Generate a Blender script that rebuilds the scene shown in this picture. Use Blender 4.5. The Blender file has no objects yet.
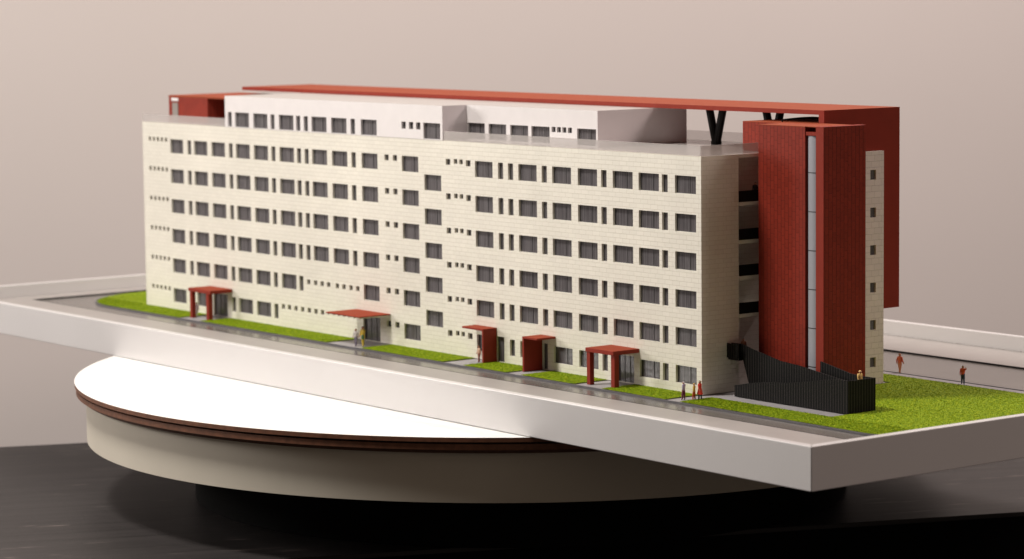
import bpy, bmesh, math, random
from mathutils import Vector, Matrix
random.seed(7)
S = bpy.context.scene
COL = S.collection
R = math.radians

# ---------------------------------------------------------------- camera (real scale: the model is 24 cm high)
CAM = Vector((2.1126, -1.8523, 0.412)); YAW, PITCH, ROLL, FPX = 0.9184, -0.1041, -0.011, 2820.4
fwd = Vector((-math.sin(YAW)*math.cos(PITCH), math.cos(YAW)*math.cos(PITCH), math.sin(PITCH)))
rt = fwd.cross(Vector((0, 0, 1))).normalized(); up = rt.cross(fwd)
r2 = rt*math.cos(ROLL) + up*math.sin(ROLL); u2 = -rt*math.sin(ROLL) + up*math.cos(ROLL)
cd = bpy.data.cameras.new('camera'); cam = bpy.data.objects.new('camera', cd); COL.objects.link(cam)
M = Matrix((r2, u2, -fwd)).transposed().to_4x4(); M.translation = CAM; cam.matrix_world = M
cd.sensor_width = 36; cd.lens = FPX*36/1024; cd.clip_start = 0.05; cd.clip_end = 100
cd.dof.use_dof = True; cd.dof.focus_distance = 2.80; cd.dof.aperture_fstop = 9
S.camera = cam
S.view_settings.view_transform = 'Standard'; S.view_settings.look = 'None'
S.view_settings.exposure = 0.0; S.view_settings.gamma = 1

# ---------------------------------------------------------------- world and lamps
w = bpy.data.worlds.new('World'); S.world = w; w.use_nodes = True
w.node_tree.nodes['Background'].inputs[0].default_value = (1.0, .79, .63, 1)
w.node_tree.nodes['Background'].inputs[1].default_value = .10
def area(name, loc, target, size, power, col, size_y=None):
    l = bpy.data.lights.new(name, 'AREA'); l.energy = power; l.color = col; l.size = size
    if size_y: l.shape = 'RECTANGLE'; l.size_y = size_y
    o = bpy.data.objects.new(name, l); COL.objects.link(o); o.location = loc
    o.rotation_euler = (Vector(target)-Vector(loc)).to_track_quat('-Z', 'Y').to_euler()
    return o
area('ceiling_lamp_front', (-.62, -1.15, 2.15), (-.5, 0, 0), .46, 60, (1, .95, .88))
area('ceiling_lamp_back', (0, 1.5, 2.0), (-.9, .6, .2), .6, 38, (1, .89, .84))
area('fill_lamp_left', (-2.3, -1.9, .9), (-.6, -.1, 0), .7, 30, (1, .95, .90))  # soft fill added to brighten the drum and the left of the facade
area('room_lamp_right', (2.3, 1.5, 1.7), (.1, .1, .1), .8, 18, (1, .82, .74))

# ---------------------------------------------------------------- node helpers
def nd(nt, t, **k):
    n = nt.nodes.new(t)
    for a, b in k.items(): setattr(n, a, b)
    return n
def mat(name, col, rough=.5, spec=.5, var=.0, vscale=60, bump=0, bscale=400, coat=0, metallic=0):
    m = bpy.data.materials.new(name); m.use_nodes = True; nt = m.node_tree; b = nt.nodes['Principled BSDF']
    b.inputs['Base Color'].default_value = (*col, 1); b.inputs['Roughness'].default_value = rough
    b.inputs['Specular IOR Level'].default_value = spec; b.inputs['Metallic'].default_value = metallic
    b.inputs['Coat Weight'].default_value = coat
    tc = nd(nt, 'ShaderNodeTexCoord')
    if var:
        n = nd(nt, 'ShaderNodeTexNoise'); n.inputs['Scale'].default_value = vscale; n.inputs['Detail'].default_value = 4
        nt.links.new(tc.outputs['Object'], n.inputs['Vector'])
        mr = nd(nt, 'ShaderNodeMapRange'); mr.inputs[1].default_value = .3; mr.inputs[2].default_value = .7
        mr.inputs[3].default_value = 1-var; mr.inputs[4].default_value = 1+var
        nt.links.new(n.outputs[0], mr.inputs[0])
        v = nd(nt, 'ShaderNodeVectorMath', operation='SCALE'); v.inputs[0].default_value = col
        nt.links.new(mr.outputs[0], v.inputs['Scale']); nt.links.new(v.outputs[0], b.inputs['Base Color'])
    if bump:
        n2 = nd(nt, 'ShaderNodeTexNoise'); n2.inputs['Scale'].default_value = bscale; n2.inputs['Detail'].default_value = 3
        nt.links.new(tc.outputs['Object'], n2.inputs['Vector'])
        bp = nd(nt, 'ShaderNodeBump'); bp.inputs['Strength'].default_value = bump; bp.inputs['Distance'].default_value = .001
        nt.links.new(n2.outputs[0], bp.inputs['Height']); nt.links.new(bp.outputs[0], b.inputs['Normal'])
    return m
def tile_mat(name, col, line, bw, rh, vertical=False, rough=.45, mortar=.00022, depth=.0003, spread=.03):
    """tiles laid on any upright face: u = x+y (whichever runs along the face), v = z"""
    m = bpy.data.materials.new(name); m.use_nodes = True; nt = m.node_tree; b = nt.nodes['Principled BSDF']
    b.inputs['Roughness'].default_value = rough
    tc = nd(nt, 'ShaderNodeTexCoord'); sp = nd(nt, 'ShaderNodeSeparateXYZ'); nt.links.new(tc.outputs['Object'], sp.inputs[0])
    ad = nd(nt, 'ShaderNodeMath', operation='ADD'); nt.links.new(sp.outputs[0], ad.inputs[0]); nt.links.new(sp.outputs[1], ad.inputs[1])
    cb = nd(nt, 'ShaderNodeCombineXYZ')
    nt.links.new(ad.outputs[0], cb.inputs[1 if vertical else 0]); nt.links.new(sp.outputs[2], cb.inputs[0 if vertical else 1])
    br = nd(nt, 'ShaderNodeTexBrick'); nt.links.new(cb.outputs[0], br.inputs['Vector'])
    br.inputs['Scale'].default_value = 1; br.inputs['Brick Width'].default_value = bw; br.inputs['Row Height'].default_value = rh
    br.inputs['Mortar Size'].default_value = mortar; br.inputs['Mortar Smooth'].default_value = .3
    br.offset = .37; br.offset_frequency = 2; br.squash = 1.0; br.squash_frequency = 3
    br.inputs['Color1'].default_value = (*[c*(1-spread) for c in col], 1); br.inputs['Color2'].default_value = (*[min(1, c*(1+spread)) for c in col], 1)
    br.inputs['Mortar'].default_value = (*line, 1)
    ns = nd(nt, 'ShaderNodeTexNoise'); ns.inputs['Scale'].default_value = 9; ns.inputs['Detail'].default_value = 5
    nt.links.new(tc.outputs['Object'], ns.inputs['Vector'])
    mr = nd(nt, 'ShaderNodeMapRange'); mr.inputs[1].default_value = .3; mr.inputs[2].default_value = .7; mr.inputs[3].default_value = .95; mr.inputs[4].default_value = 1.04
    nt.links.new(ns.outputs[0], mr.inputs[0])
    vm = nd(nt, 'ShaderNodeVectorMath', operation='SCALE'); nt.links.new(br.outputs[0], vm.inputs[0]); nt.links.new(mr.outputs[0], vm.inputs['Scale'])
    nt.links.new(vm.outputs[0], b.inputs['Base Color'])
    bp = nd(nt, 'ShaderNodeBump'); bp.invert = True; bp.inputs['Strength'].default_value = .7; bp.inputs['Distance'].default_value = depth
    nt.links.new(br.outputs['Fac'], bp.inputs['Height']); nt.links.new(bp.outputs[0], b.inputs['Normal'])
    return m

def rib_mat(name, col, line, pitch, length, kv, kh, lw=.11, spec=.2, rough=.6):
    """upright tiles in narrow ribs: strong vertical joints, faint staggered cross joints"""
    m = bpy.data.materials.new(name); m.use_nodes = True; nt = m.node_tree; b = nt.nodes['Principled BSDF']
    b.inputs['Roughness'].default_value = rough; b.inputs['Specular IOR Level'].default_value = spec
    def ma(op, x, y=None, z=None):
        n = nd(nt, 'ShaderNodeMath', operation=op)
        for i, q in enumerate((x, y, z)):
            if q is None: continue
            if isinstance(q, (int, float)): n.inputs[i].default_value = q
            else: nt.links.new(q, n.inputs[i])
        return n.outputs[0]
    tc = nd(nt, 'ShaderNodeTexCoord'); sp = nd(nt, 'ShaderNodeSeparateXYZ'); nt.links.new(tc.outputs['Object'], sp.inputs[0])
    u = ma('DIVIDE', ma('ADD', ma('ADD', sp.outputs[0], sp.outputs[1]), 5.0), pitch)
    fu = ma('FRACT', u); cell = ma('FLOOR', u)
    gv = ma('LESS_THAN', fu, lw)
    v = ma('ADD', ma('DIVIDE', ma('ADD', sp.outputs[2], 2.0), length), ma('FRACT', ma('MULTIPLY', cell, .381)))
    gh = ma('LESS_THAN', ma('FRACT', v), lw*.45)
    f = ma('MAXIMUM', ma('MULTIPLY', gv, kv), ma('MULTIPLY', gh, kh))
    wn = nd(nt, 'ShaderNodeTexWhiteNoise', noise_dimensions='2D'); cb = nd(nt, 'ShaderNodeCombineXYZ')
    nt.links.new(cell, cb.inputs[0]); nt.links.new(ma('FLOOR', v), cb.inputs[1]); nt.links.new(cb.outputs[0], wn.inputs[0])
    sc = nd(nt, 'ShaderNodeVectorMath', operation='SCALE'); sc.inputs[0].default_value = col
    nt.links.new(ma('ADD', ma('MULTIPLY', wn.outputs[0], .16), .92), sc.inputs['Scale'])
    mx = nd(nt, 'ShaderNodeMix', data_type='RGBA'); nt.links.new(f, mx.inputs[0]); nt.links.new(sc.outputs[0], mx.inputs[6]); mx.inputs[7].default_value = (*line, 1)
    nt.links.new(mx.outputs[2], b.inputs['Base Color'])
    bp = nd(nt, 'ShaderNodeBump'); bp.invert = True; bp.inputs['Strength'].default_value = .8; bp.inputs['Distance'].default_value = .0005
    nt.links.new(f, bp.inputs['Height']); nt.links.new(bp.outputs[0], b.inputs['Normal'])
    return m

CREAM = (.80, .762, .675)
m_tile = tile_mat('cream_tile', CREAM, (.64, .59, .50), .0112, .0047, mortar=.00018, depth=.00022, spread=.025)
m_cream = mat('cream_plain', CREAM, .5, var=.03)
m_white = mat('white_plate', (.78, .74, .74), .35, var=.02)
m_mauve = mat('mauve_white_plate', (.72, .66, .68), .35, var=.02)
RED = (.25, .027, .014)
m_redtile = rib_mat('red_ribbed_tile', RED, (.07, .009, .005), .0052, .0088, .75, .38)
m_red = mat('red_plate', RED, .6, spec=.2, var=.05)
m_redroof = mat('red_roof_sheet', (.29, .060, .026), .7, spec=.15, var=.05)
m_redcan = mat('red_canopy_sheet', (.29, .046, .018), .7, spec=.15, var=.06, vscale=200)
m_prf = mat('penthouse_roof_grey', (.46, .43, .41), .3, var=.04)
m_roof = mat('grey_roof', (.46, .43, .41), .16, var=.06, vscale=12)
m_black = mat('black_plastic', (.008, .0075, .0075), .5, spec=.2, var=.2, vscale=200)
m_dark = mat('dark_frame', (.035, .032, .034), .4)
m_road = mat('road_surface', (.16, .145, .135), .22, var=.07, vscale=25, bump=.05, bscale=1500)
m_pave = mat('pavement_grey', (.37, .34, .325), .38, var=.04, vscale=30)
m_path = mat('path_grey', (.34, .32, .33), .6, var=.08, vscale=120)
m_kerb = mat('kerb_grey', (.10, .095, .105), .5, var=.1)
m_rim = mat('rim_white', (.64, .615, .615), .3, var=.03, vscale=6, bump=.04, bscale=60)
m_disc = mat('disc_white', (.88, .88, .86), .35)
m_drum = mat('drum_white', (.62, .565, .475), .75, var=.04, vscale=9)
m_mdf = mat('fibreboard_edge', (.17, .065, .032), .6, var=.25, vscale=150)
m_ped = mat('pedestal_black', (.003, .003, .003), .8, spec=.08)
m_tubeglass = mat('stairwell_glazing', (.36, .36, .40), .25)

def pane_mat():
    m = bpy.data.materials.new('curtained_pane'); m.use_nodes = True; nt = m.node_tree; b = nt.nodes['Principled BSDF']
    b.inputs['Roughness'].default_value = .12
    tc = nd(nt, 'ShaderNodeTexCoord'); mp = nd(nt, 'ShaderNodeMapping'); mp.inputs['Scale'].default_value = (900, 900, 25)
    oi = nd(nt, 'ShaderNodeObjectInfo'); cb = nd(nt, 'ShaderNodeCombineXYZ'); mu = nd(nt, 'ShaderNodeMath', operation='MULTIPLY'); mu.inputs[1].default_value = 77
    nt.links.new(oi.outputs['Random'], mu.inputs[0]); nt.links.new(mu.outputs[0], cb.inputs[0]); nt.links.new(cb.outputs[0], mp.inputs['Location'])
    nt.links.new(tc.outputs['Object'], mp.inputs[0])
    n = nd(nt, 'ShaderNodeTexNoise'); n.inputs['Scale'].default_value = 1; n.inputs['Detail'].default_value = 2
    nt.links.new(mp.outputs[0], n.inputs['Vector'])
    cr = nd(nt, 'ShaderNodeValToRGB'); cr.color_ramp.elements[0].position = .36; cr.color_ramp.elements[0].color = (.070, .064, .069, 1)
    cr.color_ramp.elements[1].position = .62; cr.color_ramp.elements[1].color = (.132, .122, .130, 1)
    nt.links.new(n.outputs[0], cr.inputs[0]); nt.links.new(cr.outputs[0], b.inputs['Base Color'])
    return m
m_pane = pane_mat()

def acrylic(name, k, c):
    m = bpy.data.materials.new(name); m.use_nodes = True; nt = m.node_tree; nt.nodes.clear()
    o = nd(nt, 'ShaderNodeOutputMaterial'); mx = nd(nt, 'ShaderNodeMixShader'); mx.inputs[0].default_value = k
    t = nd(nt, 'ShaderNodeBsdfTransparent'); t.inputs[0].default_value = (.93, .92, .92, 1)
    p = nd(nt, 'ShaderNodeBsdfPrincipled'); p.inputs['Base Color'].default_value = (*c, 1); p.inputs['Roughness'].default_value = .2
    nt.links.new(t.outputs[0], mx.inputs[1]); nt.links.new(p.outputs[0], mx.inputs[2]); nt.links.new(mx.outputs[0], o.inputs[0])
    return m
m_acr = acrylic('smoky_acrylic', .45, (.62, .58, .56)); m_clear = acrylic('clear_acrylic', .12, (.6, .56, .54))

def grass_mat():
    m = bpy.data.materials.new('flock_grass'); m.use_nodes = True; nt = m.node_tree; b = nt.nodes['Principled BSDF']
    b.inputs['Roughness'].default_value = .8; b.inputs['Specular IOR Level'].default_value = .15
    tc = nd(nt, 'ShaderNodeTexCoord'); n = nd(nt, 'ShaderNodeTexNoise'); n.inputs['Scale'].default_value = 300; n.inputs['Detail'].default_value = 5
    nt.links.new(tc.outputs['Object'], n.inputs['Vector'])
    cr = nd(nt, 'ShaderNodeValToRGB'); e = cr.color_ramp.elements
    e[0].position = .3; e[0].color = (.10, .18, .004, 1); e[1].position = .72; e[1].color = (.36, .40, .010, 1)
    x = e.new(.5); x.color = (.215, .305, .006, 1)
    nt.links.new(n.outputs[0], cr.inputs[0]); nt.links.new(cr.outputs[0], b.inputs['Base Color'])
    return m
m_grass = grass_mat()

def wood_mat(ang):
    m = bpy.data.materials.new('dark_wood'); m.use_nodes = True; nt = m.node_tree; b = nt.nodes['Principled BSDF']
    tc = nd(nt, 'ShaderNodeTexCoord'); mp = nd(nt, 'ShaderNodeMapping', vector_type='TEXTURE'); mp.inputs['Rotation'].default_value = (0, 0, ang)
    mp.inputs['Scale'].default_value = (1/3, 1/60, 1/60)
    nt.links.new(tc.outputs['Object'], mp.inputs[0])
    n = nd(nt, 'ShaderNodeTexNoise'); n.inputs['Scale'].default_value = 1; n.inputs['Detail'].default_value = 8; n.inputs['Roughness'].default_value = .7
    nt.links.new(mp.outputs[0], n.inputs['Vector'])
    cr = nd(nt, 'ShaderNodeValToRGB'); e = cr.color_ramp.elements
    e[0].position = .33; e[0].color = (.014, .012, .012, 1); e[1].position = .70; e[1].color = (.036, .031, .031, 1)
    nt.links.new(n.outputs[0], cr.inputs[0])
    mp2 = nd(nt, 'ShaderNodeMapping', vector_type='TEXTURE'); mp2.inputs['Rotation'].default_value = (0, 0, ang); mp2.inputs['Scale'].default_value = (1/12, 1/90, 1/90)
    nt.links.new(tc.outputs['Object'], mp2.inputs[0])
    n2 = nd(nt, 'ShaderNodeTexNoise'); n2.inputs['Scale'].default_value = 1; n2.inputs['Detail'].default_value = 3
    nt.links.new(mp2.outputs[0], n2.inputs['Vector'])
    mr = nd(nt, 'ShaderNodeMapRange'); mr.inputs[1].default_value = .66; mr.inputs[2].default_value = .74; nt.links.new(n2.outputs[0], mr.inputs[0])
    mx = nd(nt, 'ShaderNodeMix', data_type='RGBA'); nt.links.new(mr.outputs[0], mx.inputs[0])
    nt.links.new(cr.outputs[0], mx.inputs[6]); mx.inputs[7].default_value = (.16, .13, .12, 1)
    nt.links.new(mx.outputs[2], b.inputs['Base Color'])
    b.inputs['Roughness'].default_value = .5; b.inputs['Specular IOR Level'].default_value = .35
    bp = nd(nt, 'ShaderNodeBump'); bp.inputs['Strength'].default_value = .25; bp.inputs['Distance'].default_value = .001
    nt.links.new(n.outputs[0], bp.inputs['Height']); nt.links.new(bp.outputs[0], b.inputs['Normal'])
    return m

# ---------------------------------------------------------------- mesh helpers
class MB:
    def __init__(s): s.v = []; s.f = []; s.mi = []
    def face(s, pts, mi=0):
        n = len(s.v); s.v += [tuple(p) for p in pts]; s.f.append(tuple(range(n, n+len(pts)))); s.mi.append(mi); return s
    def box(s, x0, x1, y0, y1, z0, z1, mi=0):
        n = len(s.v); s.v += [(x, y, z) for z in (z0, z1) for y in (y0, y1) for x in (x0, x1)]
        for q in ((0, 2, 3, 1), (4, 5, 7, 6), (0, 1, 5, 4), (1, 3, 7, 5), (3, 2, 6, 7), (2, 0, 4, 6)): s.f.append(tuple(n+i for i in q)); s.mi.append(mi)
        return s
    def prism(s, outline, z0, z1, mi=0):           # outline ccw in plan
        a = [(x, y, z0) for x, y in outline]; b = [(x, y, z1) for x, y in outline]; k = len(a)
        s.face(a[::-1], mi); s.face(b, mi)
        for i in range(k): j = (i+1) % k; s.face([a[i], a[j], b[j], b[i]], mi)
        return s
    def profile_y(s, prof, y0, y1, mi=0):          # prof: list of (x, ztop); wall from zbot to ztop between y0,y1
        k = len(prof)
        for i in range(k-1):
            (xa, ba, ta), (xb, bb, tb) = prof[i], prof[i+1]
            s.face([(xa, y0, ba), (xb, y0, bb), (xb, y0, tb), (xa, y0, ta)], mi)
            s.face([(xb, y1, bb), (xa, y1, ba), (xa, y1, ta), (xb, y1, tb)], mi)
            s.face([(xa, y0, ta), (xb, y0, tb), (xb, y1, tb), (xa, y1, ta)], mi)
            s.face([(xa, y1, ba), (xb, y1, bb), (xb, y0, bb), (xa, y0, ba)], mi)
        (xa, ba, ta), (xb, bb, tb) = prof[0], prof[-1]
        s.face([(xa, y1, ba), (xa, y0, ba), (xa, y0, ta), (xa, y1, ta)], mi)
        s.face([(xb, y0, bb), (xb, y1, bb), (xb, y1, tb), (xb, y0, tb)], mi)
        return s
    def tube(s, p, q, r, n=8, r1=None, mi=0):
        p, q = Vector(p), Vector(q); d = (q-p).normalized(); a = d.orthogonal().normalized(); b = d.cross(a); r1 = r1 or r
        A = [p+(a*math.cos(t)+b*math.sin(t))*r for t in [2*math.pi*i/n for i in range(n)]]
        B = [q+(a*math.cos(t)+b*math.sin(t))*r1 for t in [2*math.pi*i/n for i in range(n)]]
        for i in range(n): j = (i+1) % n; s.face([A[i], A[j], B[j], B[i]], mi)
        s.face(A[::-1], mi); s.face(B, mi); return s
    def build(s, name, mats, parent=None, bevel=0, origin=None, smooth=False):
        me = bpy.data.meshes.new(name)
        vs = s.v if origin is None else [(x-origin[0], y-origin[1], z-origin[2]) for x, y, z in s.v]
        me.from_pydata(vs, [], s.f); mats = mats if isinstance(mats, (list, tuple)) else [mats]
        for m in mats: me.materials.append(m)
        me.polygons.foreach_set('material_index', s.mi)
        bm = bmesh.new(); bm.from_mesh(me); bmesh.ops.remove_doubles(bm, verts=bm.verts, dist=1e-6); bm.to_mesh(me); bm.free()
        if smooth: me.polygons.foreach_set('use_smooth', [True]*len(me.polygons))
        me.update()
        o = bpy.data.objects.new(name, me); COL.objects.link(o); o.parent = parent
        if origin is not None: o.location = origin
        if bevel:
            b = o.modifiers.new('bevel', 'BEVEL'); b.width = bevel; b.segments = 2; b.limit_method = 'ANGLE'; b.angle_limit = R(50)
        return o
def tag(o, label=None, cat=None, group=None, kind=None):
    for k, v in (('label', label), ('category', cat), ('group', group), ('kind', kind)):
        if v: o[k] = v
    return o
def empty(name, loc=(0, 0, 0), rz=0, parent=None):
    o = bpy.data.objects.new(name, None); COL.objects.link(o); o.location = loc; o.rotation_euler = (0, 0, rz); o.empty_display_size = .02; o.parent = parent
    return o
def holed(mb, u0, u1, v0, v1, rects, P, depth, mi=0, rev=1):
    """face with rectangular openings and reveals. P(u, v, d) -> point, d = depth behind the face"""
    def uniq(a):
        o = []
        for q in sorted(a):
            if not o or q-o[-1] > 1e-6: o.append(q)
        return o
    us = uniq([u0, u1]+[r[0] for r in rects]+[r[1] for r in rects]); vs = uniq([v0, v1]+[r[2] for r in rects]+[r[3] for r in rects])
    for i in range(len(us)-1):
        for j in range(len(vs)-1):
            cu, cv = (us[i]+us[i+1])/2, (vs[j]+vs[j+1])/2
            if any(r[0] < cu < r[1] and r[2] < cv < r[3] for r in rects): continue
            mb.face([P(us[i], vs[j], 0), P(us[i+1], vs[j], 0), P(us[i+1], vs[j+1], 0), P(us[i], vs[j+1], 0)], mi)
    for a, b, c, d in rects:
        for (p, q) in (((a, c), (a, d)), ((a, d), (b, d)), ((b, d), (b, c)), ((b, c), (a, c))):
            mb.face([P(*q, 0), P(*p, 0), P(*p, depth), P(*q, depth)], rev)

# ================================================================= the setting: room wall, floor
TA = R(67.5)                                         # direction in which the table runs
tdx, tdy = math.cos(TA), math.sin(TA)                # along the table
nx, ny = math.sin(TA), -math.cos(TA)                 # across, towards the camera
def tp(a, c, z): return (tdx*a+nx*c, tdy*a+ny*c, z)  # a along, c across (c grows towards the camera)
TZ = -.16
mb = MB()
mb.face([tp(-6, -1.75, -.95), tp(8, -1.75, -.95), tp(8, -1.75, 2.9), tp(-6, -1.75, 2.9)])
wall = mb.build('wall', mat('painted_wall', (.69, .625, .605), .85, spec=.2, var=.012, vscale=2, bump=.05, bscale=90)); tag(wall, kind='structure')
mb = MB(); mb.face([tp(-6, -1.75, -.95), tp(-6, 4, -.95), tp(8, 4, -.95), tp(8, -1.75, -.95)])
tag(mb.build('floor', mat('dark_floor', (.02, .018, .017), .7, var=.2, vscale=3)), kind='structure')

# ================================================================= table
tab = empty('table', tp(0, -.5, -.95))
tag(tab, 'long dark wood table under the round white turntable', 'table')
TB = -.1
def tbox(a0, a1, c0, c1, z0, z1):
    mb = MB(); mb.prism([tp(a0, c0, 0)[:2], tp(a0, c1, 0)[:2], tp(a1, c1, 0)[:2], tp(a1, c0, 0)[:2]], z0, z1); return mb
off = tab.location.copy()
def put(o, root): o.location = -root.location; return o
m_wood = wood_mat(TA)
put(tbox(-1.6, 1.9, -.90, TB, TZ-.005, TZ).build('table_top', m_wood, tab, bevel=.0006), tab)
put(tbox(-1.55, 1.85, -.87, TB-.0008, TZ-.72, TZ-.0052).build('dark_void_panel', m_ped, tab), tab)  # black panel put in for the dark void below the table edge
for a in (-1.5, 1.8):
    for c in (-.88, TB-.04): put(tbox(a-.025, a+.025, c-.01, c+.03, -.95, TZ-.7205).build('leg', m_ped, tab), tab)

# ================================================================= turntable
DC = (-.429, .099); DR = .5045; ZD = -.024
tt = empty('turntable', (DC[0], DC[1], TZ)); tag(tt, 'round white turntable with brown fibreboard edge carrying the model board', 'turntable')
def disc(name, r, z0, z1, m, bev=0, n=160, mats=None):
    mb = MB(); mb.prism([(DC[0]+r*math.cos(2*math.pi*i/n), DC[1]+r*math.sin(2*math.pi*i/n)) for i in range(n)], z0, z1)
    if mats:
        mb.mi = [0 if i < 2 else 1 for i in range(len(mb.mi))]; m = mats
    o = mb.build(name, m, tt, bevel=bev); o.location = -tt.location
    for p in o.data.polygons: p.use_smooth = abs(p.normal.z) < .5
    o.data.set_sharp_from_angle(angle=R(40))
    return o
disc('turntable_top', DR, ZD-.0045, ZD, None, mats=[m_disc, m_mdf])
disc('spacer_ring', DR-.006, ZD-.0065, ZD-.0048, mat('dark_gap', (.03, .012, .008), .8))
disc('edge_ring', DR-.0015, ZD-.0125, ZD-.0068, m_mdf)
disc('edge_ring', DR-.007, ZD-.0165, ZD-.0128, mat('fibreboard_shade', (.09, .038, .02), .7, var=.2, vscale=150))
disc('drum', DR-.0125, -.0905, ZD-.0168, m_drum)
disc('pedestal', .372, TZ+.0005, -.0908, m_ped)

# ================================================================= display board
BX0, BX1, BY0, BY1, ZR = -1.316, .371, -.2012, .498, .016
RT = .009
bd = empty('display_board', ((BX0+BX1)/2, (BY0+BY1)/2, ZD+.0003)); tag(bd, 'long shallow white framed board carrying the model building on the turntable', 'display board')
def bpart(mb, name, m, bev=0): o = mb.build(name, m, bd, bevel=bev); o.location = -bd.location; return o
g_ = .00022
def rail(pts): return MB().prism(pts, ZD+.0005, ZR)
bpart(rail([(BX0+g_, BY0), (BX1-g_, BY0), (BX1-RT-g_, BY0+RT), (BX0+RT+g_, BY0+RT)]), 'frame_rail', m_rim, .0008)
bpart(rail([(BX1, BY0+g_), (BX1, BY1-g_), (BX1-RT, BY1-RT-g_), (BX1-RT, BY0+RT+g_)]), 'frame_rail', m_rim, .0008)
bpart(rail([(BX1-g_, BY1), (BX0+g_, BY1), (BX0+RT+g_, BY1-RT), (BX1-RT-g_, BY1-RT)]), 'frame_rail', m_rim, .0008)
bpart(rail([(BX0, BY1-g_), (BX0, BY0+g_), (BX0+RT, BY0+RT+g_), (BX0+RT, BY1-RT-g_)]), 'frame_rail', m_rim, .0008)
bpart(MB().box(BX0+RT+.0003, BX1-RT-.0003, BY0+RT+.0003, BY1-RT-.0003, ZD+.0007, -.0030), 'base_panel', m_pave)
IX0, IX1, IY0, IY1 = BX0+RT+.0006, BX1-RT-.0006, BY0+RT+.0006, BY1-RT-.0006   # inside of the frame

# ---- road, pavements, kerbs, island (model landscape)
ZRD = -.0019
tag(MB().face([(IX0, IY0, ZRD), (IX1, IY0, ZRD), (IX1, IY1, ZRD), (IX0, IY1, ZRD)]).build('road', m_road), kind='structure')
PF, PB, PL = -.0824, .392, -1.264
mb = MB()
mb.box(IX0, IX1, IY0, PF, ZRD+.0001, -.0004)
mb.box(IX0, PL, PF+.0001, PB-.0001, ZRD+.0001, -.0004)
mb.box(IX0, IX1, PB, IY1, ZRD+.0001, -.0004)
tag(mb.build('pavement', m_pave), kind='structure')
def rrect(x0, x1, y0, y1, rs, n=14):      # rs: radii at (x0,y0),(x1,y0),(x1,y1),(x0,y1)
    pts = []
    for (cx, cy, a0, r) in ((x0+rs[0], y0+rs[0], 180, rs[0]), (x1-rs[1], y0+rs[1], 270, rs[1]), (x1-rs[2], y1-rs[2], 0, rs[2]), (x0+rs[3], y1-rs[3], 90, rs[3])):
        for i in range(n+1): t = R(a0+90*i/n); pts.append((cx+r*math.cos(t), cy+r*math.sin(t)))
    return pts
KX0, KX1, KY0, KY1 = -1.242, .332, -.0480, .266
RS = (.12, .055, .05, .05)
def ring(mb, o, i, z0, z1):
    k = len(o)
    for a in range(k):
        b = (a+1) % k
        mb.face([(*o[a], z1), (*o[b], z1), (*i[b], z1), (*i[a], z1)])
        mb.face([(*o[a], z0), (*o[b], z0), (*o[b], z1), (*o[a], z1)])
        mb.face([(*i[b], z0), (*i[a], z0), (*i[a], z1), (*i[b], z1)])
kw = .0026
outer = rrect(KX0, KX1, KY0, KY1, RS); inner = rrect(KX0+kw, KX1-kw, KY0+kw, KY1-kw, [r-kw for r in RS])
mb = MB(); ring(mb, outer, inner, ZRD+.0001, .0)
tag(mb.build('kerb', m_kerb), kind='structure')
mb = MB(); mb.box(IX0, IX1, PB-.0016, PB-.0002, ZRD+.0001, -.0002); mb.box(PL+.0002, PL+.0016, PF+.0002, PB-.002, ZRD+.0001, -.0002)
mb.box(PL+.002, IX1, PF+.0002, PF+.0012, ZRD+.0001, -.0003)
tag(mb.build('kerb', m_black), kind='structure')
inn2 = rrect(KX0+kw+.0002, KX1-kw-.0002, KY0+kw+.0002, KY1-kw-.0002, [r-kw-.0002 for r in RS])
tag(MB().prism(inn2, ZRD+.0001, -.0006).build('path', m_path), kind='structure')
# lawn: rectangles of flock over the island, the paths to the doors left free
gaps = [(-.945, -.893), (-.612, -.541), (-.381, -.343), (-.2655, -.2395), (-.150, -.104), (-.004, .018)]
GX0, GX1, GY0, GY1 = KX0+kw, KX1-kw, KY0+kw, KY1-kw
rin = [r-kw for r in RS]
def in_lawn(x, y):
    if not (GX0 < x < GX1 and GY0 < y < GY1): return False
    for (cx, cy, r, sx, sy) in ((GX0+rin[0], GY0+rin[0], rin[0], -1, -1), (GX1-rin[1], GY0+rin[1], rin[1], 1, -1), (GX1-rin[2], GY1-rin[2], rin[2], 1, 1), (GX0+rin[3], GY1-rin[3], rin[3], -1, 1)):
        if (x-cx)*sx > 0 and (y-cy)*sy > 0 and math.hypot(x-cx, y-cy) > r: return False
    if -1.103 < x < .060 and y > -.0005 and y < .198: return False
    if y < 0.02 and y < .001:
        for a, b in gaps:
            if a < x < b: return False
    if -.004 < x < .1880 and -.0025 < y < .060: return False
    if -.004 < x < .111 and .05 < y < .121: return False
    if y > .246 and x < .36: return False
    if x > .0 and x < .06 and .190 < y < .206: return False
    return True
mb = MB(); st = .0013
nxg = int((GX1-GX0)/st); nyg = int((GY1-GY0)/st)
import colorsys
rowsok = {}
for j in range(nyg):
    y = GY0+(j+.5)*st; i = 0
    while i < nxg:
        if in_lawn(GX0+(i+.5)*st, y):
            k = i
            while k < nxg and in_lawn(GX0+(k+.5)*st, y): k += 1
            xa, xb = GX0+i*st, GX0+k*st
            mb.face([(xa, y-st/2, .0004), (xb, y-st/2, .0004), (xb, y+st/2, .0004), (xa, y+st/2, .0004)])
            i = k
        else: i += 1
cnt = 0
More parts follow.
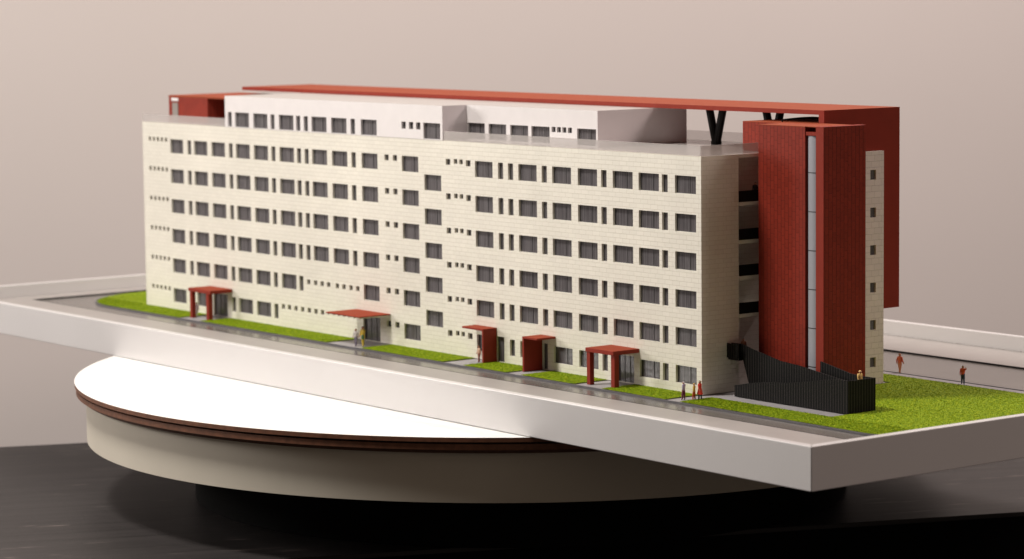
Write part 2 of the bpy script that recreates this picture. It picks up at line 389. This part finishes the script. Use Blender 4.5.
while cnt < 150000:
    if random.random() < .45: x, y = random.uniform(GX0, GX1), random.uniform(GY0, .0)
    else: x, y = (random.uniform(GX0, -1.1) if random.random() < .18 else random.uniform(.0, GX1)), random.uniform(GY0, .25)
    if not in_lawn(x, y): continue
    a = random.uniform(0, 6.28); wd = random.uniform(.00015, .0003); h = random.uniform(.0007, .0014); l = random.uniform(0, .0006); b = random.uniform(0, 6.28)
    dx, dy = math.cos(a)*wd, math.sin(a)*wd
    mb.face([(x-dx, y-dy, .0003), (x+dx, y+dy, .0003), (x+l*math.cos(b), y+l*math.sin(b), h)]); cnt += 1
# no merge for the blades: build directly
me = bpy.data.meshes.new('lawn'); me.from_pydata(mb.v, [], mb.f); me.materials.append(m_grass); me.update()
lawn = bpy.data.objects.new('lawn', me); COL.objects.link(lawn); tag(lawn, 'bright green flock grass round the model building', 'grass', kind='stuff')

# ================================================================= the building
L = 1.102; H = .24; DEP = .0034
B = empty('apartment_building', (-.55, .1, 0)); tag(B, 'long cream tiled model apartment block with brick red tower and roof frame', 'model building')
def bp(mb, name, m, parent=None, bevel=0, lab=None):
    o = mb.build(name, m, B if parent is None else parent, bevel=bevel)
    if parent is None: o.location = -B.location
    if lab: o['label'] = lab
    return o
XW = [-1.0001, -.9412, -.8989, -.841, -.7993, -.7413, -.6698, -.6271, -.5652, -.4843, -.3447, -.2664, -.2074, -.164, -.1062, -.0647, -.0078]   # right edges, wide windows
XN = [-.9806, -.8808, -.7828, -.7259, -.7092, -.6096, -.3258, -.3079, -.2487, -.1484, -.0511]
WW, NW, WH = .0322, .0090, .0180
ZT = [.2197-.0385*k for k in range(6)]
wide, narrow, small, stair, doors = [], [], [], [], []
for k, zt in enumerate(ZT):
    for i, x in enumerate(XW):
        if k == 4 and i in (6, 7): continue
        if k == 5 and i in (2, 5, 6, 7, 8, 14): continue
        wide.append((x-WW, x, zt-WH, zt))
    for i, x in enumerate(XN):
        if k == 4 and i in (4, 5): continue
        if k == 5 and i in (3, 4, 5, 6, 8): continue
        narrow.append((x-NW, x, zt-WH-.0002, zt-.0001))
    for x in (-1.0808, -1.0705, -1.0602, -1.0499, -1.0396): small.append((x-.0062, x, zt-.0042, zt+.0014))
    for x in (-.5426, -.5259, -.4229, -.3852): small.append((x-.0085, x, zt-.0068, zt))
    for x in (-.4098, -.3995): small.append((x-.0066, x, zt-.0050, zt+.0004))
for x in (-.7144, -.6994, -.6851, -.6714, -.6527, -.6388, -.6241, -.6099): small.append((x-.0036, x+.0034, .0567, .0625))
for x in (-.7716, -.758, -.7435, -.7288, -.7143, -.6997, -.6855): small.append((x-.0036, x+.0034, .0220, .0280))
for zt in ZT[:5]: stair.append((-.4406-WW, -.4406, zt-.0193-WH, zt-.0193))
doors = [(-.9335, -.9003, .0006, .0290), (-.5995, -.5648, .0006, .0290), (-.3415, -.327, .0006, .0285), (-.2590, -.2501, .0006, .0285), (-.1345, -.1059, .0006, .0290)]
openings = wide+narrow+small+stair+doors
mb = MB()
holed(mb, -L, 0, 0, H, openings, lambda u, v, d: (u, d, v), DEP, 0, 1)
mb.face([(-L, 0, H), (0, 0, H), (0, DEP, H), (-L, DEP, H)], 1)
mb.face([(0, 0, 0), (0, DEP, 0), (0, DEP, H), (0, 0, H)], 0); mb.face([(-L, DEP, 0), (-L, 0, 0), (-L, 0, H), (-L, DEP, H)], 0)
front = bp(mb, 'front_wall', [m_tile, m_cream])
mb = MB(); mb.box(-L, -.0002, DEP+.0012, .050, 0, H-.0016); mb.box(-L, -.022, .0501, .1960, 0, H-.0016)
mb.face([(0, DEP, 0), (0, .050, 0), (0, .050, H-.0035), (0, DEP, H-.0035)])
mb.face([(0, .050, 0), (-.022, .050, 0), (-.022, .050, H-.0016), (0, .050, H-.0016)])
bp(mb, 'block_wall', m_tile)
bp(MB().box(-L+.001, -.0011, DEP+.0002, .195, H-.0015, H-.0002), 'roof', m_roof)
mb = MB(); mb.box(-.0010, 0, DEP, .0965, H-.0035, H); bp(mb, 'roof_edge', m_cream)
mb = MB(); mb.box(-L, -.0225, .1951, .1975, 0, H); bp(mb, 'rear_parapet', m_tile)
mb = MB(); mb.box(-.0215, -.0012, .0502, .0965, H-.0035, H-.0016); bp(mb, 'roof_soffit', m_cream)

# windows: one of each kind, then copies (frame part with its pane as sub-part)
def make_opening(name, wd, ht, mull, parent, pane_name='pane'):
    f = MB(); t = .0004; y0, y1 = .0026, .0030
    f.box(0, wd, y0, y1, ht-t, ht); f.box(0, wd, y0, y1, 0, t); f.box(0, t, y0, y1, t, ht-t); f.box(wd-t, wd, y0, y1, t, ht-t)
    for m_ in mull: f.box(wd*m_-.0004, wd*m_+.0004, y0, y1, t, ht-t)
    fo = f.build(name, m_dark, parent)
    p = MB(); p.box(0, wd, .0030, .0036, 0, ht); po = p.build(pane_name, m_pane, fo)
    return fo
def clone(o, parent, loc):
    c = o.copy(); COL.objects.link(c); c.parent = parent; c.location = loc
    for ch in o.children:
        d = ch.copy(); COL.objects.link(d); d.parent = c
    return c
def fill(rects, name, wd, ht, mull, parent, origin, plane=0.0, back=False, grp=None):
    first = None
    for a, b, c, d in rects:
        loc = Vector((b-wd if not back else b, plane, c))-Vector(origin)
        if first is None: first = make_opening(name, wd, ht, mull, parent); first.location = loc
        else: clone(first, parent, loc)
BO = B.location
fill(wide, 'window', WW, WH, (.62,), B, BO)
fill(narrow, 'narrow_window', NW, WH, (), B, BO)
fill([r for r in small if r[1]-r[0] > .0080], 'small_window', .0085, .0068, (), B, BO)
fill([r for r in small if abs(r[1]-r[0]-.0070) < 1e-4], 'small_window', .0070, .0060, (), B, BO)
fill([r for r in small if abs(r[1]-r[0]-.0062) < 1e-4], 'vent_window', .0062, .0056, (), B, BO)
fill([r for r in small if abs(r[1]-r[0]-.0066) < 1e-4], 'vent_window', .0066, .0054, (), B, BO)
fill(stair, 'stair_window', WW, WH, (.62,), B, BO)
for a, b, c, d in doors:
    o = make_opening('door', b-a, d-c, (.36, .68) if b-a > .02 else (), B); o.location = Vector((a, 0, c))-BO

# ---- penthouses
def penthouse(x0, x1, y0, y1, wn, nn, sm, stn, z0=H-.0001, z1=.2785):
    root_loc = Vector(((x0+x1)/2, (y0+y1)/2, H))
    rects = [(x-WW, x, .2407, .2587) for x in wn]+[(x-NW, x, .2407, .2586) for x in nn]+sm+[(x-WW, x, .2407, .2587) for x in stn]
    mb = MB(); holed(mb, x0, x1, z0, z1, rects, lambda u, v, d: (u, y0+d, v), DEP, 0, 1)
    mb.face([(x0, y0, z1), (x1, y0, z1), (x1, y1, z1), (x0, y1, z1)], 3)
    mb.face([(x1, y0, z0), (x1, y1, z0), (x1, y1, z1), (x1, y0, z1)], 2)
    mb.face([(x0, y1, z0), (x0, y0, z0), (x0, y0, z1), (x0, y1, z1)], 0)
    mb.face([(x1, y1, z0), (x0, y1, z0), (x0, y1, z1), (x1, y1, z1)], 0)
    mb.face([(x0, y0+.0045, z0), (x1, y0+.0045, z0), (x1, y0+.0045, z1), (x0, y0+.0045, z1)], 1)
    o = mb.build('penthouse', [m_white, m_white, m_mauve, m_prf], B, origin=None)
    o.location = -BO
    fill([r for r in rects if abs(r[1]-r[0]-WW) < 1e-5], 'penthouse_window', WW, .018, (.62,), o, (0, 0, 0), y0)
    fill([r for r in rects if abs(r[1]-r[0]-NW) < 1e-5], 'narrow_window', NW, .0179, (), o, (0, 0, 0), y0) if nn else None
    fill(sm, 'small_window', sm[0][1]-sm[0][0], sm[0][3]-sm[0][2], (), o, (0, 0, 0), y0)
    return o
P1 = penthouse(-.8965, -.4363, -.0004, .158, XW[3-1+0:9][0:0]+[-.8989+.0320, -.8410+.0002, -.7993+.0006, -.7413+.0006, -.6698+.0006, -.6271, -.5652][1:]+[-.4406],
               [-.8808, -.7828, -.7259, -.7092, -.6096], [(x-.0085, x, .2505, .2586) for x in (-.5070, -.4925, -.4785)], [])
P2 = penthouse(-.4361, -.2035, .0334, .158, [-.4026, -.3633, -.3236, -.2857, -.2060], [], [(x-.0070, x, .2533, .2591) for x in (-.2753, -.2661, -.2567, -.2471)], [])

# ---- acrylic roof guards
def guard(x0, x1, y0, y1): bp(MB().box(x0, x1, y0, y1, H+.0002, .2505), 'roof_guard', m_acr if y0 < .1 else m_clear)
guard(-L+.0006, -.8970, .0006, .0018); guard(-.4355, -.0022, .0006, .0018); guard(-.0018, -.0006, .0006, .0950)
guard(-L+.0006, -.8970, .1935, .1947); guard(-.4355, -.0500, .1935, .1947)

# ---- red roof frame (roof sheet, end wall, V columns)
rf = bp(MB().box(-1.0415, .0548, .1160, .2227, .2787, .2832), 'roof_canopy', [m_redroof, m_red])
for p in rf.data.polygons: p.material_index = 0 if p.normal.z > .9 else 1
bp(MB().box(.0470, .0548, .1160, .2227, .0768, .27869), 'frame_end_wall', m_red)
def vcol(xf, y, spread):
    mb = MB(); mb.box(xf-.004, xf+.004, y-.004, y+.004, H, H+.004)
    mb.tube((xf-.0008, y, H+.002), (xf-spread, y, .2787), .0042, 10); mb.tube((xf+.0008, y, H+.002), (xf+spread, y, .2787), .0042, 10)
    bp(mb, 'roof_column', m_black)
for xf in (-.1462, -.0568): vcol(xf, .150, .0110)
for xf in (-.99, -.94): vcol(xf, .185, .0110)

# ---- stair tower at the right end
TWZ = .2700
tw = empty('stair_tower', (.04, .12, 0)); tw.parent = B; tw.location = Vector((.04, .12, 0))-BO
TO = Vector((.04, .12, 0))
def tpz(mb, name, m, bevel=0): o = mb.build(name, m, tw, bevel=bevel); o.location = -TO; return o
mb = MB(); mb.prism([(.0160, .0625), (.0838, .0625), (.0838, .0716), (.0982, .0716), (.0982, .120), (.0466, .120), (.0466, .1157), (.0160, .1157)], 0, TWZ-.0004)
tpz(mb, 'tower_wall', m_redtile)
mb = MB(); mb.box(.0160, .0468, .1159, .188, 0, TWZ-.0004); tpz(mb, 'rear_wall', m_redtile)
mb = MB(); mb.box(-.0455, .0158, .0970, .188, H, TWZ-.0004); tpz(mb, 'roof_wing', m_redtile)
mb = MB(); mb.prism([(-.0455, .0970), (.0160, .0970), (.0160, .0625), (.0838, .0625), (.0838, .0640), (.0982, .0640), (.0982, .1155), (.0468, .1155), (.0468, .188), (-.0455, .188)], TWZ-.0003, TWZ+.0003)
tpz(mb, 'tower_roof', m_redroof)
mb = MB(); mb.box(.0990, .1101, .0625, .1200, 0, TWZ+.0006); o = tpz(mb, 'side_panel', [m_redtile, m_red], .0003)
for p in o.data.polygons: p.material_index = 1 if p.normal.y < -.9 or p.normal.z > .9 else 0
mb = MB(); mb.box(.0840, .0988, .0632, .0758, .2615, .2650); tpz(mb, 'lintel', m_red)
# bowed stairwell glazing with dark joints
mb = MB(); n = 10; cx, cy, rr = .0913, .0676, .0076
for i in range(n):
    t0, t1 = math.pi+math.pi*i/n, math.pi+math.pi*(i+1)/n
    mb.face([(cx+rr*math.cos(t0), cy+.5*rr*math.sin(t0), 0.0), (cx+rr*math.cos(t1), cy+.5*rr*math.sin(t1), 0.0), (cx+rr*math.cos(t1), cy+.5*rr*math.sin(t1), .2612), (cx+rr*math.cos(t0), cy+.5*rr*math.sin(t0), .2612)])
g = tpz(mb, 'glazing', m_tubeglass); g.data.polygons.foreach_set('use_smooth', [True]*len(g.data.polygons))
for k in range(7):
    z = .2245-.0385*k
    if z < 0: continue
    mb = MB(); r3 = rr+.0003
    for i in range(n):
        t0, t1 = math.pi+math.pi*i/n, math.pi+math.pi*(i+1)/n
        mb.face([(cx+r3*math.cos(t0), cy+.5*r3*math.sin(t0), z), (cx+r3*math.cos(t1), cy+.5*r3*math.sin(t1), z), (cx+r3*math.cos(t1), cy+.5*r3*math.sin(t1), z+.0008), (cx+r3*math.cos(t0), cy+.5*r3*math.sin(t0), z+.0008)])
        mb.face([(cx+r3*math.cos(t0), cy+.5*r3*math.sin(t0), z+.0008), (cx+r3*math.cos(t1), cy+.5*r3*math.sin(t1), z+.0008), (cx, cy, z+.0008)])
    o = mb.build('glazing_bar', m_dark, g)
# black curved rail on the tower roof
mb = MB(); A, Mm, C = Vector((.002, .108)), Vector((-.012, .165)), Vector((.046, .128))
pts = []
for i in range(17):
    t = i/16; p = A*(1-t)**2 + (Mm*2-(A+C)/2)*2*t*(1-t) + C*t*t; pts.append(p)
for i in range(16): mb.tube((*pts[i], TWZ+.0022), (*pts[i+1], TWZ+.0022), .0011, 6)
for i in (0, 5, 11, 16): mb.tube((*pts[i], TWZ+.0003), (*pts[i], TWZ+.0022), .0008, 6)
tpz(mb, 'roof_rail', m_black)

# ---- cream rear wing with small windows on its end
mb = MB(); wz = [.2206-.0385*k for k in range(6)]
rects = [(.1768, .1850, z-.0100, z) for z in wz]
holed(mb, .1202, .196, 0, .2396, rects, lambda u, v, d: (.0590-d, u, v), DEP, 0, 1)
mb.face([(.0552, .1202, .2396), (.059, .1202, .2396), (.059, .196, .2396), (.0552, .196, .2396)], 1)
mb.face([(.059, .196, 0), (-.0218, .196, 0), (-.0218, .196, .0766), (.059, .196, .0766)], 0)
mb.face([(.059, .196, .0766), (.0552, .196, .0766), (.0552, .196, .2396), (.059, .196, .2396)], 1)
mb.face([(.0555, .1202, 0), (.0555, .196, 0), (.0555, .196, .2396), (.0555, .1202, .2396)], 1)
wing = bp(mb, 'rear_wing', [tile_mat('pale_tile', (.82, .73, .70), (.62, .55, .51), .0105, .0062), m_cream])
for z in wz:
    f = MB(); f.box(.0566, .0570, .1768, .1850, z-.0100, z); f.build('small_window', m_pane, wing)

# ---- galleries between block and tower
for z in (.1880, .1495, .1130, .0745):
    b_ = bp(MB().box(-.0215, .0006, .0503, .0965, z, z+.0036), 'gallery', m_cream)
    MB().box(-.0004, .0004, .0505, .0963, z+.0037, z+.0150).build('railing', m_black, b_)

# ---- access ramp (two runs, ribbed black parapets)
m_rib = rib_mat('black_ribbed', (.0065, .006, .006), (.060, .053, .049), .0036, 1.0, .8, 0, lw=.16, spec=.12)
RO = Vector((.10, .04, 0))
rp = empty('access_ramp', RO-BO); rp.parent = B
def rpp(mb, name, m, bevel=0): o = mb.build(name, m, rp, bevel=bevel); o.location = -RO; return o
def prof(pts, zb=0): return [(x, zb if not callable(zb) else zb(x), z) for x, z in pts]
rpp(MB().profile_y(prof([(.026, .0112), (.045, .0150), (.062, .0176), (.084, .0204), (.101, .0212), (.120, .0240), (.147, .0286), (.170, .0322), (.1875, .0325)]), .0205, .0222), 'front_parapet', m_rib)
rpp(MB().box(.1858, .1875, .0224, .0575, 0, .0322), 'end_parapet', m_rib)
rpp(MB().profile_y(prof([(.0002, .0500), (.0170, .0500), (.0300, .0466), (.0500, .0428), (.0717, .0385), (.1005, .0364), (.1288, .0328), (.150, .0300), (.165, .0285)],
    lambda x: .036 if x < .018 else 0), .0395, .0410), 'middle_parapet', m_rib)
rpp(MB().profile_y(prof([(.1105, .0403), (.152, .0325), (.1685, .0315), (.1857, .0318)]), .0577, .0592), 'rear_parapet', m_rib)
mb = MB()
mb.profile_y([(.030, 0, .001), (.165, 0, .018), (.1856, 0, .018)], .0224, .0393)
mb.profile_y([(.030, 0, .036), (.165, 0, .0182), (.1856, 0, .0182)], .0412, .0575)
mb.box(.0002, .0298, .0412, .0575, .0335, .036); mb.box(.0002, .0165, .0350, .0394, .0335, .0358)
rpp(mb, 'ramp_deck', m_black)
rpp(MB().box(.0002, .0172, .0334, .0348, .0355, .0502), 'landing_railing', m_rib)

# ---- red penthouse on the left end of the roof
rpn = empty('roof_cabin', Vector((-1.05, .09, H))-BO); rpn.parent = B; CO = Vector((-1.05, .09, H))
def cp(mb, name, m, parent=None): o = mb.build(name, m, parent or rpn); o.location = -CO if parent is None else (0, 0, 0); return o
mb = MB(); mb.box(-1.1010, -1.0040, .0400, .150, H, .2710); mb.box(-1.0038, -.8985, .0700, .150, H, .2710)
cp(mb, 'cabin_wall', m_redtile)
cp(MB().box(-1.1012, -.8984, .0398, .1502, .2711, .2732), 'cabin_roof', m_redroof)
cp(MB().box(-1.0910, -1.0770, .0390, .0399, H+.0005, .2635), 'door', mat('grey_door', (.25, .22, .2), .5))
cp(MB().box(-1.0930, -1.0760, .0390, .0399, .2660, .2700), 'sign_panel', m_white)  # small white sign above the cabin door

# ---- entrance canopies
def canopy(kind, x0, x1, yf, zt, th, posts=(), panel=None, ribs=0):
    loc = Vector(((x0+x1)/2, yf/2, 0)); c = empty('entrance_canopy', loc-BO); c.parent = B
    def q(mb, name, m, bev=.0003): o = mb.build(name, m, c, bevel=bev); o.location = -loc; return o
    o = q(MB().box(x0, x1, yf, -.0002, zt-th, zt), 'canopy_roof', [m_redcan, m_red])
    for p in o.data.polygons: p.material_index = 0 if p.normal.z > .9 else 1
    for (px_, py_, s) in posts: q(MB().box(px_-s/2, px_+s/2, py_-s/2, py_+s/2, -.0005, zt-th-.0001), 'post', m_red)
    if panel: q(MB().box(panel[0], panel[1], yf, -.0003, -.0005, zt-th-.0001), 'side_panel', m_red)
    if ribs:
        for i in range(ribs):
            x = x0+.003+(x1-x0-.006)*i/(ribs-1); q(MB().box(x-.0008, x+.0008, yf+.0006, -.0004, zt-th-.0013, zt-th-.0001), 'rib', m_cream, 0)
    return c
canopy('flat', -.9415, -.8880, -.0325, .0372, .0042, [(-.9365, -.0290, .0055), (-.8965, -.0290, .0060)])
canopy('sheet', -.6130, -.5430, -.0440, .0356, .0013, ribs=7)
canopy('angle', -.3790, -.3400, -.0190, .0378, .0022, panel=(-.3425, -.3401))
canopy('angle', -.2620, -.2360, -.0255, .0376, .0022, panel=(-.2619, -.2590))
canopy('flat', -.1425, -.0970, -.0350, .0380, .0042, [(-.1385, -.0315, .0055), (-.1005, -.0300, .0060)])

# ================================================================= people (2 cm painted figures)
def pm(col, name): return mat(name, col, .55, var=.08, vscale=900)
SK = pm((.45, .22, .13), 'figure_skin'); HR = pm((.02, .014, .012), 'figure_hair')
def person(loc, h, face, top, legs, label, skirt=False, arm=None, stride=.05, hairc=HR, longhair=False, group=None, skin=SK):
    """one continuous skinned body; joints in units of body height, facing +x of the figure"""
    root = empty('person', loc, face); tag(root, label, 'person', group)
    J = {'pel': (0, 0, .53, .075), 'waist': (0, 0, .62, .066), 'chest': (0, 0, .74, .082), 'neck': (0, 0, .845, .030), 'head0': (.006, 0, .885, .044), 'head1': (.010, 0, .925, .056), 'head2': (.004, 0, .965, .046)}
    E = [('pel', 'waist'), ('waist', 'chest'), ('chest', 'neck'), ('neck', 'head0'), ('head0', 'head1'), ('head1', 'head2')]
    for s, sg in (('l', 1), ('r', -1)):
        st_ = stride*sg
        J['hip'+s] = (0, .045*sg, .50, .055); J['knee'+s] = (st_*.6+.01, .05*sg, .28, .040); J['ank'+s] = (st_, .05*sg, .045, .026); J['toe'+s] = (st_+.075, .055*sg, .018, .018)
        E += [('pel', 'hip'+s), ('hip'+s, 'knee'+s), ('knee'+s, 'ank'+s), ('ank'+s, 'toe'+s)]
        raised = arm == s
        J['sh'+s] = (0, .105*sg, .80, .036)
        if raised: el = (.12, .15*sg, .80); ha = (.20, .12*sg, .93)
        else: el = (-.01-st_*.4, .145*sg, .63); ha = (.05-st_*.8, .15*sg, .48)
        J['el'+s] = (*el, .026); J['wr'+s] = (*[el[i]+(ha[i]-el[i])*.85 for i in range(3)], .018); J['ha'+s] = (*ha, .020)
        E += [('chest', 'sh'+s), ('sh'+s, 'el'+s), ('el'+s, 'wr'+s), ('wr'+s, 'ha'+s)]
    ks = list(J); me = bpy.data.meshes.new('body'); me.from_pydata([[c*h for c in J[k][:3]] for k in ks], [(ks.index(a), ks.index(b)) for a, b in E], [])
    o = bpy.data.objects.new('body', me); COL.objects.link(o)
    sk = o.modifiers.new('s', 'SKIN'); sk.use_smooth_shade = True
    for i, k in enumerate(ks):
        r_ = J[k][3]*h*1.42; me.skin_vertices[0].data[i].radius = (r_*(.75 if k in ('pel', 'waist', 'chest') else 1), r_)
        me.skin_vertices[0].data[i].use_root = (k == 'pel')
    sb = o.modifiers.new('b', 'SUBSURF'); sb.levels = 1; sb.render_levels = 1
    dg = bpy.context.evaluated_depsgraph_get(); ev = bpy.data.meshes.new_from_object(o.evaluated_get(dg))
    bpy.data.objects.remove(o); bo = bpy.data.objects.new('body', ev); COL.objects.link(bo); bo.parent = root
    ev.materials.clear()
    for m_ in (skin, top, legs, HR): ev.materials.append(m_)
    for p in ev.polygons:
        z = p.center.z/h; y = abs(p.center.y)/h
        p.material_index = 0 if z > .85 else (0 if (y > .125 and z < .56) else (1 if (z > .52 or y > .12) else (3 if z < .045 else 2)))
        p.use_smooth = True
    # hair cap
    mb = MB(); n = 10; rings = []
    zb = .915 if not longhair else .84
    for j in range(5):
        t = j/4; a = t*math.pi/2; rr_ = .062*math.cos(a)+.002; z = zb+(.992-zb)*math.sin(a)
        rings.append([((-.010+rr_*math.cos(2*math.pi*i/n)*1.0)*h, rr_*math.sin(2*math.pi*i/n)*h, (z+(.028 if math.cos(2*math.pi*i/n) > .4 and j < 2 else 0)+(.04 if longhair and math.cos(2*math.pi*i/n) > .4 and j < 2 else 0))*h) for i in range(n)])
    for j in range(4):
        for i in range(n): k = (i+1) % n; mb.face([rings[j][i], rings[j][k], rings[j+1][k], rings[j+1][i]])
    mb.face(rings[4]); mb.build('hair', hairc, root, smooth=True)
    if skirt:
        mb = MB(); prev = None
        for z, r_ in ((.66, .075), (.56, .095), (.44, .12), (.30, .155)):
            rg = [(r_*math.cos(2*math.pi*i/14)*h*(1+.06*math.cos(4*i)), r_*math.sin(2*math.pi*i/14)*h*(1+.06*math.cos(4*i)), z*h) for i in range(14)]
            if prev:
                for i in range(14): k = (i+1) % 14; mb.face([rg[i], rg[k], prev[k], prev[i]])
            prev = rg
        mb.build('skirt', top, root, smooth=True)
    return root
zp = -.0005
person((-.5611, -.0370, zp), .0208, R(-60), pm((.55, .50, .48), 'white_shirt'), pm((.20, .17, .22), 'grey_trousers'), 'small figure in white shirt and grey trousers outside the sheet canopy entrance')
person((-.5525, -.0330, zp), .0240, R(-75), pm((.55, .36, .03), 'yellow_top'), pm((.50, .36, .03), 'yellow_trousers'), 'taller figure in yellow with green bag beside the white shirted one', arm='l')
person((-.3535, -.0150, zp), .0190, R(-100), pm((.55, .35, .24), 'pale_brown_shirt'), pm((.26, .08, .05), 'brown_trousers'), 'figure in light brown shirt under the canopy with closed right side')
person((.0085, -.0317, zp), .0188, R(-160), pm((.42, .36, .55), 'lilac_shirt'), pm((.20, .03, .08), 'maroon_trousers'), 'figure in lilac shirt and maroon trousers near the right building corner', hairc=pm((.5, .45, .5), 'grey_hair'))
person((.0180, -.0262, zp), .0176, R(-150), pm((.60, .38, .06), 'ochre_shirt'), pm((.52, .06, .02), 'red_trousers'), 'figure in ochre shirt and red trousers beside the one in a red dress', hairc=pm((.55, .35, .1), 'fair_hair'))
person((.0205, -.0205, zp), .0200, R(20), pm((.75, .04, .02), 'red_dress'), pm((.06, .05, .06), 'black_stockings'), 'figure in bright red dress at the corner of the building', skirt=True, longhair=True)
person((-.9385, -.0220, zp), .0185, R(-80), pm((.6, .5, .48), 'pink_shirt'), pm((.55, .50, .45), 'beige_trousers'), 'pale figure behind the left post of the far left canopy', hairc=pm((.2, .1, .06), 'brown_hair'))
person((.0112, .2680, -.0019), .0222, R(100), pm((.60, .10, .03), 'orange_shirt'), pm((.55, .20, .08), 'orange_trousers'), 'orange figure walking on the road behind the tower', stride=.09, hairc=pm((.3, .1, .05), 'auburn_hair'))
person((.1192, .2500, .0002), .0196, R(-40), pm((.70, .09, .02), 'scarlet_shirt'), pm((.03, .05, .09), 'navy_trousers'), 'figure in scarlet shirt raising an arm at the far lawn edge', arm='l', stride=.08)
person((.1760, .0480, .0183), .0210, R(0), pm((.75, .48, .16), 'yellow_shirt'), pm((.5, .4, .25), 'sand_trousers'), 'yellow figure standing in the bend of the black ramp', hairc=pm((.7, .45, .15), 'blond_hair'))
person((-.0030, .0755, .1917), .0190, R(-30), pm((.02, .02, .02), 'black_shirt'), pm((.02, .02, .02), 'black_trousers'), 'black figure on the topmost gallery beside the tower')
person((.0080, .0490, .0362), .0185, R(-30), pm((.28, .13, .08), 'dull_pink_shirt'), pm((.25, .15, .1), 'dull_trousers'), 'dim brown figure at the top landing of the ramp')
# green bag of the yellow figure
mb = MB(); mb.box(-.5525+.0012, -.5525+.0034, -.0362, -.0338, .0085, .0135)
tag(mb.build('bag', pm((.02, .12, .08), 'green_cloth'), bevel=.0005), 'dark green bag held by the figure in yellow', 'bag')
